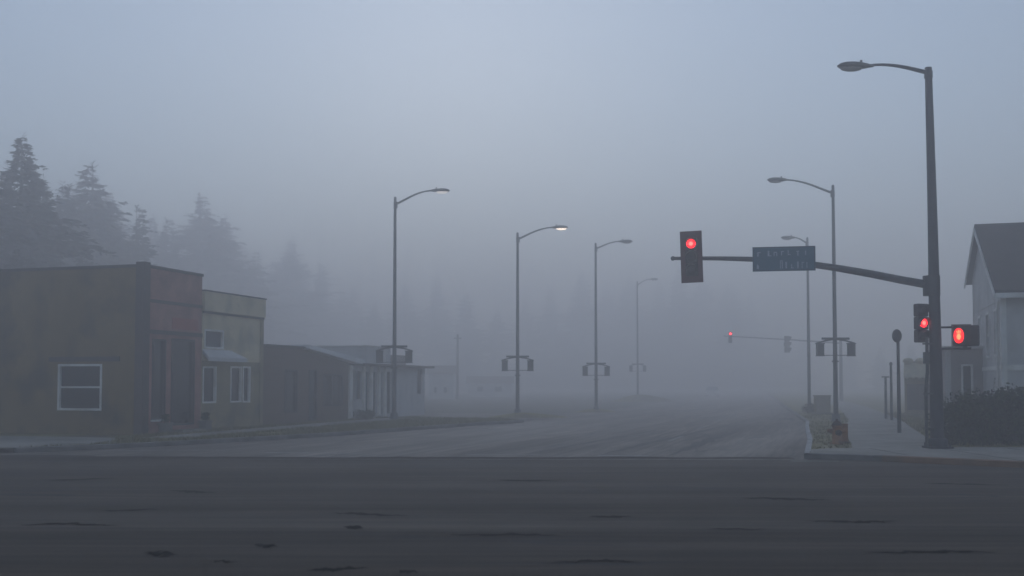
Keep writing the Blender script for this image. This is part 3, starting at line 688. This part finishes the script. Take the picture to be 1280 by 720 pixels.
# local x: along the street (recedes), local -y: away to the right
he=zat(360,34.5)-.1; hr=zat(284,39)-.1; rx_=4.6; dpt=7.5; hre=5.8
gw=[(1.0,1.75,2.9,4.3),(2.9,3.7,2.9,4.6),(5.0,5.8,2.9,4.5)]
b=MB(); wall(b,'y',0,0,dpt,0,he-.15,gw if False else [(1.0,1.75,2.6,4.2),(2.9,3.7,2.6,4.2),(5.2,6.0,2.6,4.2)],.15,-1)
b.add([(0,0,he-.15),(dpt,0,he-.15),(dpt,0,hre),(rx_,0,hr-.08),(0,0,he)],[(0,1,2,3,4)]); b.build('gable_wall',M['siding'],t)
fw=(-3.6,-.85,zat(455,34.6)-.1,zat(374,34.6)-.1)
b=MB(); wall(b,'x',0,-12,0,0,he,[fw,(-2.8,-1.2,.8,1.95)],.15,1); b.add([(dpt,0,0),(dpt,-12,0),(dpt,-12,hre),(dpt,0,hre)],[(0,1,2,3)])
b.add([(0,-12,0),(dpt,-12,0),(dpt,-12,hre),(rx_,-12,hr-.08),(0,-12,he)],[(0,1,2,3,4)]); b.build('front_wall',M['siding'],t)
b=MB(); sl=(hr-he)/rx_; sr=(hr-hre)/(dpt-rx_); e=.35
b.extr([(-e,he-sl*e),(rx_,hr),(dpt+e*1.2,hre-sr*e*1.2),(dpt+e*1.2,hre-sr*e*1.2+.12),(rx_,hr+.13),(-e,he-sl*e+.12)],.22,-12.4); b.build('roof',M['shingle'],t)
b=MB(); b.extr([(-e-.02,he-sl*e-.14),(rx_,hr-.15),(dpt+e*1.2,hre-sr*e*1.2-.15),(dpt+e*1.2,hre-sr*e*1.2-.01),(rx_,hr-.01),(-e-.02,he-sl*e-.01)],.26,.21); b.box(-e-.06,-e,-12.3,.2,he-sl*e-.14,he-sl*e+.02); b.build('fascia',M['white'],t)
b=MB(); 
for (a,c) in ((-.03,.10),): b.box(a,c,.001,.03,0,he-.02)
b.box(-.03,-.001,-.14,.0,0,he-.02); b.box(-.05,-.001,-12,.0,zat(463,34.5)-.1,zat(456,34.5)-.1); b.box(-.04,-.001,-12,0,he-.3,he-.16); b.box(0,dpt,.001,.03,zat(463,37)-.1,zat(458,37)-.1); b.build('trim_boards',M['white'],t)
b=MB()
for k in range(20):
    z=.25+k*.23
    if z<he-.2: b.box(.10,dpt,.001,.014,z,z+.012)
b.build('clapboard_edges',M['siding'],t)
window(t,'x',0,1,fw,.10,mull=(.5,),curtain='blind',glass='bluewin'); window(t,'x',0,1,(-2.8,-1.2,.8,1.95),.07,mull=(.5,))
for w in [(1.0,1.75,2.6,4.2),(2.9,3.7,2.6,4.2),(5.2,6.0,2.6,4.2)]: window(t,'y',0,-1,w,.08,rails=(.5,))
b=MB(); b.tube([(-.1,.08,he-.4),(.35,.09,he-.75),(.35,.09,.2)],.045,8); b.build('downspout',M['white'],t)
# low annex toward the street
ax,ay=xat(1181,39.5),39.5
t=empty('annex_building',(ax,ay,.1),DIR); tag(t,'low flat grey building with a pale framed window between the mast and the gabled house','building')
ha=zat(436,39.5)-.1
sx=lambda px:-(((px-640)/FPX*ay-ax)/(du[1]+((px-640)/FPX)*du[0]))
aw=(sx(1216),sx(1201),zat(528,39)-.1,zat(455,39)-.1)
b=MB(); wall(b,'x',0,-4,0,0,ha,[aw],.15,1); b.build('front_wall',M['sidingd'],t)
b=MB(); b.add([(0,0,0),(6,0,0),(6,0,ha),(0,0,ha)],[(0,1,2,3)]); b.add([(6,0,0),(6,-4,0),(6,-4,ha),(6,0,ha)],[(0,1,2,3)]); b.add([(0,-4,0),(6,-4,0),(6,-4,ha),(0,-4,ha)],[(0,1,2,3)]); b.build('side_wall',M['sidingd'],t)
b=MB(); b.box(-.2,6.2,-4.0,.15,ha+.001,ha+.09); b.build('roof',M['siding'],t)
window(t,'x',0,1,aw,.07)
b=MB(); b.box(-.03,-.001,-.2,0,0,ha-.001); b.build('corner_board',M['siding'],t)
# small shop with pale awning further back
bx,by=xat(1130,56),56.
t=empty('small_shop',(bx,by,.1),R(68)); tag(t,'small hazy shop with a pale scalloped awning over dark windows behind the round post','building')
hh=zat(452,56)-.1
b=MB(); wall(b,'x',0,-3.6,0,0,hh,[(-1.35,-.12,.35,1.7),(-2.9,-1.6,.35,1.7)],.15,1)
b.add([(0,0,0),(5,0,0),(5,0,hh),(0,0,hh)],[(0,1,2,3)]); b.add([(5,0,0),(5,-3.6,0),(5,-3.6,hh),(5,0,hh)],[(0,1,2,3)]); b.add([(0,-3.6,0),(5,-3.6,0),(5,-3.6,hh),(0,-3.6,hh)],[(0,1,2,3)]); b.add([(0,0,hh),(5,0,hh),(5,-3.6,hh),(0,-3.6,hh)],[(0,1,2,3)]); b.build('wall',M['creamd'],t)
window(t,'x',0,1,(-1.35,-.12,.35,1.7),.06,mull=(.5,),mat='door'); window(t,'x',0,1,(-2.9,-1.6,.35,1.7),.06,mull=(.5,),mat='door')
b=MB(); n=12
for k in range(n):
    y0=-3.6*k/n; y1=-3.6*(k+1)/n; ym=(y0+y1)/2
    b.add([(0,y0,hh-.05),(0,y1,hh-.05),(-.75,y1,hh-.8),(-.75,ym,hh-.9),(-.75,y0,hh-.8)],[(0,1,2,3,4)])
    b.add([(-.006,y0,hh-.07),(-.006,y1,hh-.07),(-.756,y1,hh-.82),(-.756,y0,hh-.82)],[(0,1,2,3)])
b.build('awning',M['cream'],t)
b=MB()
for k in range(6): b.ell((-.05,-.2-.6*k,hh+.03),(.22,.28,.16),None,10,5)
b.build('parapet_scallops',M['cream'],t)
# pale faint houses deep in the fog on the left and low mounds
for (px0,px1,d,yt,lab) in ((585,640,150,485,'faint pale house low in the fog between the first two lamps'),(536,566,128,467,'faint grey house low in the fog just right of the white shop')):
    x0,x1=xat(px0,d),xat(px1,d); t=empty('hazy_house',(x0,d,0)); tag(t,lab,'house'); w=x1-x0; hh=zat(yt,d)
    w1=(w*.2,w*.35,hh*.3,hh*.65); w2=(w*.6,w*.78,hh*.3,hh*.65)
    hh=max(hh,1.9)
    w1=(w*.2,w*.35,.7,1.5); w2=(w*.6,w*.78,.7,1.5)
    b=MB(); wall(b,'y',0,0,w,0,hh,[w1,w2],.15,1); b.add([(0,0,0),(0,5,0),(0,5,hh),(0,0,hh)],[(0,1,2,3)]); b.add([(w,0,0),(w,5,0),(w,5,hh),(w,0,hh)],[(0,1,2,3)]); b.add([(0,5,0),(w,5,0),(w,5,hh),(0,5,hh)],[(0,1,2,3)]); b.build('wall',M['offwhite'],t)
    b=MB(); b.add([(-.3,-.3,hh),(w+.3,-.3,hh),(w+.3,5.3,hh),(-.3,5.3,hh),(-.3,2.5,hh+1),(w+.3,2.5,hh+1)],[(0,1,5,4),(2,3,4,5),(0,4,3),(1,2,5),(0,3,2,1)]); b.build('roof',M['brown'],t)
    window(t,'y',0,1,w1,.05); window(t,'y',0,1,w2,.05)

# hydrant
X,Y=gnd(1045,562); X=xat(1045,30.2); Y=30.2
t=empty('fire_hydrant',(X,Y,.12)); tag(t,'rusty orange hydrant in the grass patch at the pale kerb','fire hydrant')
b=MB(); b.tube([(0,0,0),(0,0,.05),(0,0,.051),(0,0,.46),(0,0,.50)],[.20,.20,.135,.125,.15],16); b.tube([(0,0,.50),(0,0,.53)],[.16,.16],16); b.build('barrel',M['hydr'],t)
b=MB(); b.ell((0,0,.53),(.14,.14,.13),None,14,6,0,1); b.tube([(0,0,.64),(0,0,.71)],.035,6); b.build('bonnet',M['hydrd'],t)
for a in (-1,1): 
    b=MB(); b.tube([(a*.1,0,.38),(a*.22,0,.38)],.06,10); b.tube([(a*.22,0,.38),(a*.26,0,.38)],.045,6); b.build('side_outlet',M['hydr'],t)
b=MB(); b.tube([(0,-.1,.33),(0,-.21,.33)],.08,12); b.tube([(0,-.21,.33),(0,-.25,.33)],.04,6); b.build('front_outlet',M['hydrd'],t)
t=empty('utility_marker',(X+.27,Y+.35,.12)); tag(t,'short rusty brown slab post just right of the hydrant','marker post')
b=MB(); b.box(-.13,.13,-.07,.07,0,.52); b.box(-.14,.14,-.08,.08,.52,.56); b.build('post',M['hydr'],t,bevel=.015)
b=MB(); b.box(-.16,.16,-.1,.1,0,.06); b.build('foot',M['hydrd'],t)

# post with round top, thin posts
d=37.; X=xat(1121,d)
t=empty('round_topped_post',(X+.05,d,.12)); tag(t,'tall thin post with a dark round disc on top beside the right path','sign post')
hh=zat(420,d)-.12
b=MB(); b.tube([(0,0,0),(0,0,hh)],[.07,.05],10); b.build('post',M['pole'],t)
b=MB(); Mx=Matrix.Rotation(math.pi/2,3,'X'); b.ell((-.06,-.07,hh),(.17,.23,.03),Mx,22,6); b.build('disc',M['dark'],t)
b=MB(); b.box(-.05,.02,-.06,.05,hh-.12,hh+.12); b.build('clamp',M['pole'],t)
for px,d,yt,lab in ((1106.5,52,472,'short capped bollard post left of the round disc post'),(1113.5,50,455,'thin bare post close behind the round disc post')):
    t=empty('thin_post',(xat(px,d),d,.12)); tag(t,lab,'post'); hh=zat(yt,d)-.12
    b=MB(); b.tube([(0,0,0),(0,0,hh)],[.07,.055],8); b.build('post',M['pole'],t)
    b=MB(); b.box(-.16,.16,-.08,.08,hh,hh+.06) if px<1110 else b.ell((0,0,hh),(.08,.08,.1),None,8,4); b.build('cap',M['head'],t)
# tan cabinet & dry shrub by right kerb
d=60.; t=empty('utility_cabinet',(xat(1027,d),d,.12)); tag(t,'tan utility cabinet fading into fog behind the hydrant','utility cabinet')
b=MB(); b.box(-.4,.4,-.25,.25,.1,1.0); b.box(-.44,.44,-.29,.29,1.0,1.06); b.build('cabinet_body',M['tan'],t,bevel=.02)
b=MB(); b.box(-.36,.36,-.27,-.252,.16,.95); b.build('door',M['tan'],t); b=MB(); b.box(-.5,.5,-.35,.35,-.02,.1); b.build('plinth',M['conc'],t)
shrub('shrub',(xat(1014,62),62,.12),.45,.35,.5,900,.06,'dryleaf','low dry shrub at the kerb in front of the tan cabinet',seed=5)
# hedge
hg=shrub('hedge',(xat(1250,30.3)+.6,30.3,.12),2.35,.85,1.55,26000,.055,'bushleaf','dense dark rounded hedge in front of the gabled house',seed=8,spikes=9)
hg['category']='hedge'
# dirt mounds at the lamp bases
for px,d,w,h,lab in ((655,55.0,2.0,.22,'low earth mound at the foot of the brightly lit lamp'),(800,110,3.2,.7,'long dark mound of shrubbery round the faintest lamp'),(745,69,1.4,.18,'small brown island at the foot of the third lamp')):
    b=MB(); n=28; rings=6; vs=[]; fs=[]
    for j in range(rings+1):
        q=j/rings
        for k in range(n):
            a=2*math.pi*k/n; r=(1-q)*(1+.12*math.sin(3*a+px)+.07*math.sin(7*a)); vs.append((w*r*math.cos(a),w*.45*r*math.sin(a),h*math.sin(q*math.pi/2)+.03*math.sin(5*a+j)*(q>0)))
    for j in range(rings):
        for k in range(n): fs.append((j*n+k,j*n+(k+1)%n,(j+1)*n+(k+1)%n,(j+1)*n+k))
    b.add(vs,fs,True); o=b.build('earth_mound',M['verge']); o.location=(xat(px,d),d,.01 if d>60 else .1); tag(o,lab,'mound')

# utility pole in fog on left
d=125; t=empty('utility_pole',(xat(572,d),d,.0)); tag(t,'faint wooden utility pole in the fog between the white shop and second lamp','utility pole')
hh=zat(418,d); b=MB(); b.tube([(0,0,0),(0,0,hh)],[.16,.11],10); b.build('pole',M['bark'],t)
b=MB(); b.box(-.45,.45,-.06,.06,hh-.5,hh-.38); b.build('crossarm',M['bark'],t)

# distant car
d=150; t=empty('parked_car',(xat(890,d),d,.01),R(-15)); tag(t,'pale car barely visible far down the foggy street','car')
b=MB()
pf=[(-.86,.25),(-.88,.75),(-.8,.92),(.8,.92),(.88,.75),(.86,.25)]
b.extr(pf,-2.1,2.1); b.build('body',M['carw'],t,bevel=.08)
b=MB(); b.add([(-.78,-1.1,.92),(.78,-1.1,.92),(.78,1.6,.92),(-.78,1.6,.92),(-.6,-.5,1.42),(.6,-.5,1.42),(.6,1.0,1.42),(-.6,1.0,1.42)],[(0,1,5,4),(1,2,6,5),(2,3,7,6),(3,0,4,7)]); b.build('windscreen',M['painted_sheen'],t)
b=MB(); b.box(-.6,.6,-.5,1.0,1.42,1.46); b.build('roof',M['carw'],t)
for sx_ in (-1,1):
    b=MB(); b.ell((sx_*.62,-2.1,.68),(.15,.05,.09),None,10,5); b.build('headlight',M['headl'],t)
    for yy in (-1.35,1.35): b=MB(); b.tube([(sx_*.78-.09,yy,.31),(sx_*.78+.09,yy,.31)],.31,14); b.build('wheel',M['tyre'],t)

# ---------------------------------------------------------------- trees
from mathutils import noise as TN
def conifer_mesh(seed,H=16.,W=2.6,bare=.12,dens=1.0):
    rr=random.Random(seed); c=MB(); lean=rr.uniform(-1,1)*.6
    z=H*bare; lev=0
    while z<H*.99:
        f=(z/H-bare)/(1-bare); f=min(max(f,0),1)
        rad=W*((1-f)**.85)*rr.uniform(.55,1.2)*(1+.22*math.sin(f*9+seed))+.08
        nb=max(3,int((7-3*f)*dens)); a0=rr.uniform(0,6.28)
        for k in range(nb):
            if rr.random()<.12: continue
            a=a0+2*math.pi*k/nb+rr.uniform(-.6,.6); zj=z+rr.uniform(-.35,.35)*(1.2-f)
            Lb=rad*rr.uniform(.55,1.15)*(1+.75*TN.noise(Vector((math.cos(a)*1.3,math.sin(a)*1.3,z*.32+seed*7))))
            d=Vector((math.cos(a),math.sin(a),0)); up=rr.uniform(-.05,.5)*(1 if f>.5 else .7); droop=rr.uniform(.15,.4)
            nS=max(4,int(Lb/.2))
            for i in range(nS):
                s=(i+.5)/nS; p=Vector((lean*z*.03,0,zj))+d*Lb*s+Vector((0,0,Lb*(up*s-droop*s*s)))
                wd=(.75*(1-s)+.32)*min(1,.16+rad*.42)
                for q in range(4):
                    e=Vector((-d.y,d.x,0))*rr.choice((-1,1))*rr.uniform(.35,1)+d*rr.uniform(.2,.9)+Vector((0,0,rr.uniform(-.5,.12)))
                    e=e.normalized()*wd*rr.uniform(.7,1.3); m=Vector((rr.gauss(0,1),rr.gauss(0,1),rr.gauss(0,1))).normalized()*wd*.24
                    c.add([p,p+e*.5+m,p+e,p+e*.5-m],[(0,1,2,3)])
        z+=rr.uniform(.24,.42)*(1.15-f*.55); lev+=1
    for k in range(10):
        p=Vector((0,0,H*.97+k*.06)); e=Vector((rr.gauss(0,.12),rr.gauss(0,.12),.25)); c.add([p,p+e*.5+Vector((.04,0,0)),p+e,p+e*.5-Vector((.04,0,0))],[(0,1,2,3)])
    t=MB(); t.tube([(0,0,-.1),(0,0,H*.3),(.04,.02,H*.7),(0,0,H*.97)],[.30,.22,.10,.01],9)
    for k in range(int(22*1)):
        zz=H*rr.uniform(.06,.9); a=rr.uniform(0,6.28); l=W*(1-zz/H)*.8+.2; t.tube([(0,0,zz),(math.cos(a)*l,math.sin(a)*l,zz-.1*l)],[.04,.01],4)
    return c,t
protos=[]
for i,(W,bare,mat) in enumerate(((4.0,.04,'needle'),(4.8,.06,'needleb'),(3.5,.03,'needle'),(5.4,.05,'needleb'))):
    c,tr=conifer_mesh(20+i,16,W,bare,1.15)
    e=empty('conifer_tree',(0,0,0)); c.build('crown',M[mat],e); tr.build('trunk',M['bark'],e); protos.append(e)
used=set()
TG='conifers behind the left buildings'
spec=[ # px top, y top, distance, variety, width factor, label
 (-62,150,56,1,1.0,'conifer at the far left edge, leftmost of the tree row'),
 (-25,178,60,0,1.0,'dark conifer at the left edge, just left of the tallest tree'),
 (22,148,58,1,.95,'tallest dark conifer, standing over the left end of the corner building'),
 (50,205,64,2,1.1,'shorter conifer tucked right against the tallest tree'),
 (82,218,70,3,.9,'broad conifer filling the gap right of the tallest tree'),
 (112,188,72,0,1.15,'tall peaked conifer over the middle of the olive side wall'),
 (138,240,74,1,.9,'conifer shoulder on the right side of the tall peaked conifer'),
 (168,246,66,2,1.0,'narrow darker conifer directly above the corner pilaster'),
 (205,262,92,3,.9,'hazy conifer above the pink brick front'),
 (247,230,92,0,1.15,'tall hazy conifer rising above the joint of brick and cream shops'),
 (280,258,96,1,1.0,'hazy conifer above the cream shop parapet'),
 (318,305,100,2,1.1,'low hazy conifer above the right end of the cream shop'),
 (365,288,112,0,1.1,'pale pointed conifer above the sloping metal roof'),
 (398,322,118,3,.8,'pale rounded conifer right of the pointed one over the metal roof'),
 (345,325,108,1,.9,'pale low conifer left of the pointed one over the metal roof'),
 (440,352,128,2,1.2,'very faint conifer above the roof block of the white shop'),
 (20,300,50,3,.8,'low conifer just behind the left end of the corner roof'),
 (100,290,54,1,.8,'low conifer just behind the middle of the corner roof'),
]
for px,py,d,k,wf,lab in spec:
    d*=1.12+max(0,px)/420
    if k in used: t=copy_tree(protos[k])
    else: t=protos[k]; used.add(k)
    d=min(d,32*1350/(480-py)); H=zat(py,d); s=H/16.8; wf*=1.65; t.location=(xat(px,d),d,0); t.scale=(s*wf if s*wf>.75 else .75,)*2+(s,); t.rotation_euler=(0,0,rnd.uniform(0,6.28))
    tag(t,lab,'conifer tree',TG)
# far wood as one mass
me=[p.children[0].data for p in protos]
vs=[];fs=[];b=MB()
fw=[(-60,165,110),(-20,195,105),(36,190,115),(75,215,110),(135,225,120),(190,258,125),(225,285,150),(262,280,145),(300,298,150),(340,318,145),(385,330,150),(425,358,140),(470,372,140),(505,350,150),(545,338,155),(585,362,140),(620,380,140),(655,372,160),(690,350,165),(725,334,160),(760,352,170),(790,338,160),(825,345,165),(850,330,155),(880,332,160),(912,345,165),(940,365,175),(975,395,180),(1005,420,170),(1060,430,150),(1100,430,130),(1140,425,120)]
for i,(px,py,d) in enumerate(fw):
    d*=1.8 if px>440 else 1.0+max(px,0)/450
    src=me[i%4]; d=min(d,32*1350/(480-py)); H=zat(py,d); s=H/16.8; s2=max(s*1.5,1.1); x0=xat(px,d); a=rnd.uniform(0,6.28); ca,sa=math.cos(a),math.sin(a)
    o=len(b.v); b.v+=[(x0+(v.co.x*ca-v.co.y*sa)*s2,d+(v.co.x*sa+v.co.y*ca)*s2,v.co.z*s) for v in src.vertices]
    for p in src.polygons: b.f.append(tuple(j+o for j in p.vertices)); b.sm.append(False)
tag(b.build('far_woods',M['needle']),'far wood fading into the fog at the end of the street','woods',kind='stuff')

# ---------------------------------------------------------------- fog
HZ=36.
mb=MB(); mb.box(-340,340,-70,440,-1,HZ)
m=bpy.data.materials.new('fog_air'); m.use_nodes=True; nt=m.node_tree
for n in list(nt.nodes):
    if n.type=='BSDF_PRINCIPLED': nt.nodes.remove(n)
v=nt.nodes.new('ShaderNodeVolumePrincipled'); v.inputs['Color'].default_value=(1.0,.970,.970,1); v.inputs['Density'].default_value=.013; v.inputs['Anisotropy'].default_value=.56
nt.links.new(v.outputs[0],nt.nodes['Material Output'].inputs['Volume'])
fog=mb.build('haze',m); tag(fog,'thick even fog filling the whole street','fog',kind='stuff')

# ---------------------------------------------------------------- light, camera
EL,AZ=R(16),R(-3)      # sun ahead of the camera, slightly left, behind the cloud
w=bpy.data.worlds.new('World'); sc.world=w; w.use_nodes=True; nt=w.node_tree
bg=nt.nodes['Background']; sky=nt.nodes.new('ShaderNodeTexSky'); sky.sky_type='NISHITA'; sky.sun_disc=False
sky.sun_elevation=EL; sky.sun_rotation=AZ; sky.air_density=1.3; sky.dust_density=.25; sky.ozone_density=5.0
hs=nt.nodes.new('ShaderNodeHueSaturation'); hs.inputs['Saturation'].default_value=.78; nt.links.new(sky.outputs[0],hs.inputs['Color']); nt.links.new(hs.outputs[0],bg.inputs['Color']); bg.inputs['Strength'].default_value=.08
ld=bpy.data.lights.new('sun','SUN'); ld.energy=.5; ld.angle=R(80); ld.color=(1,.99,.975)
lo=bpy.data.objects.new('sun',ld); COL.objects.link(lo)
dirv=Vector((math.sin(AZ)*math.cos(EL),math.cos(AZ)*math.cos(EL),math.sin(EL)))
lo.rotation_euler=(-dirv).to_track_quat('-Z','Y').to_euler(); lo.location=(0,0,60)

cam=bpy.data.cameras.new('camera'); co=bpy.data.objects.new('camera',cam); COL.objects.link(co); sc.camera=co
cam.sensor_width=36; cam.lens=36*FPX/1280; cam.clip_end=2000; cam.dof.use_dof=True; cam.dof.focus_distance=27; cam.dof.aperture_fstop=1.4
pitch=math.atan(60/FPX)
co.location=(0,0,HC); co.rotation_euler=(math.pi/2+pitch,0,0)
cam.shift_y=60/1280
sc.view_settings.view_transform='Standard'; sc.view_settings.look='None'; sc.view_settings.gamma=1; sc.view_settings.exposure=0.74
sc.render.engine='CYCLES'; cy=sc.cycles
cy.use_denoising=True; cy.max_bounces=16; cy.volume_bounces=14; cy.diffuse_bounces=4; cy.glossy_bounces=3; cy.transmission_bounces=4; cy.transparent_max_bounces=8
cy.sample_clamp_indirect=4
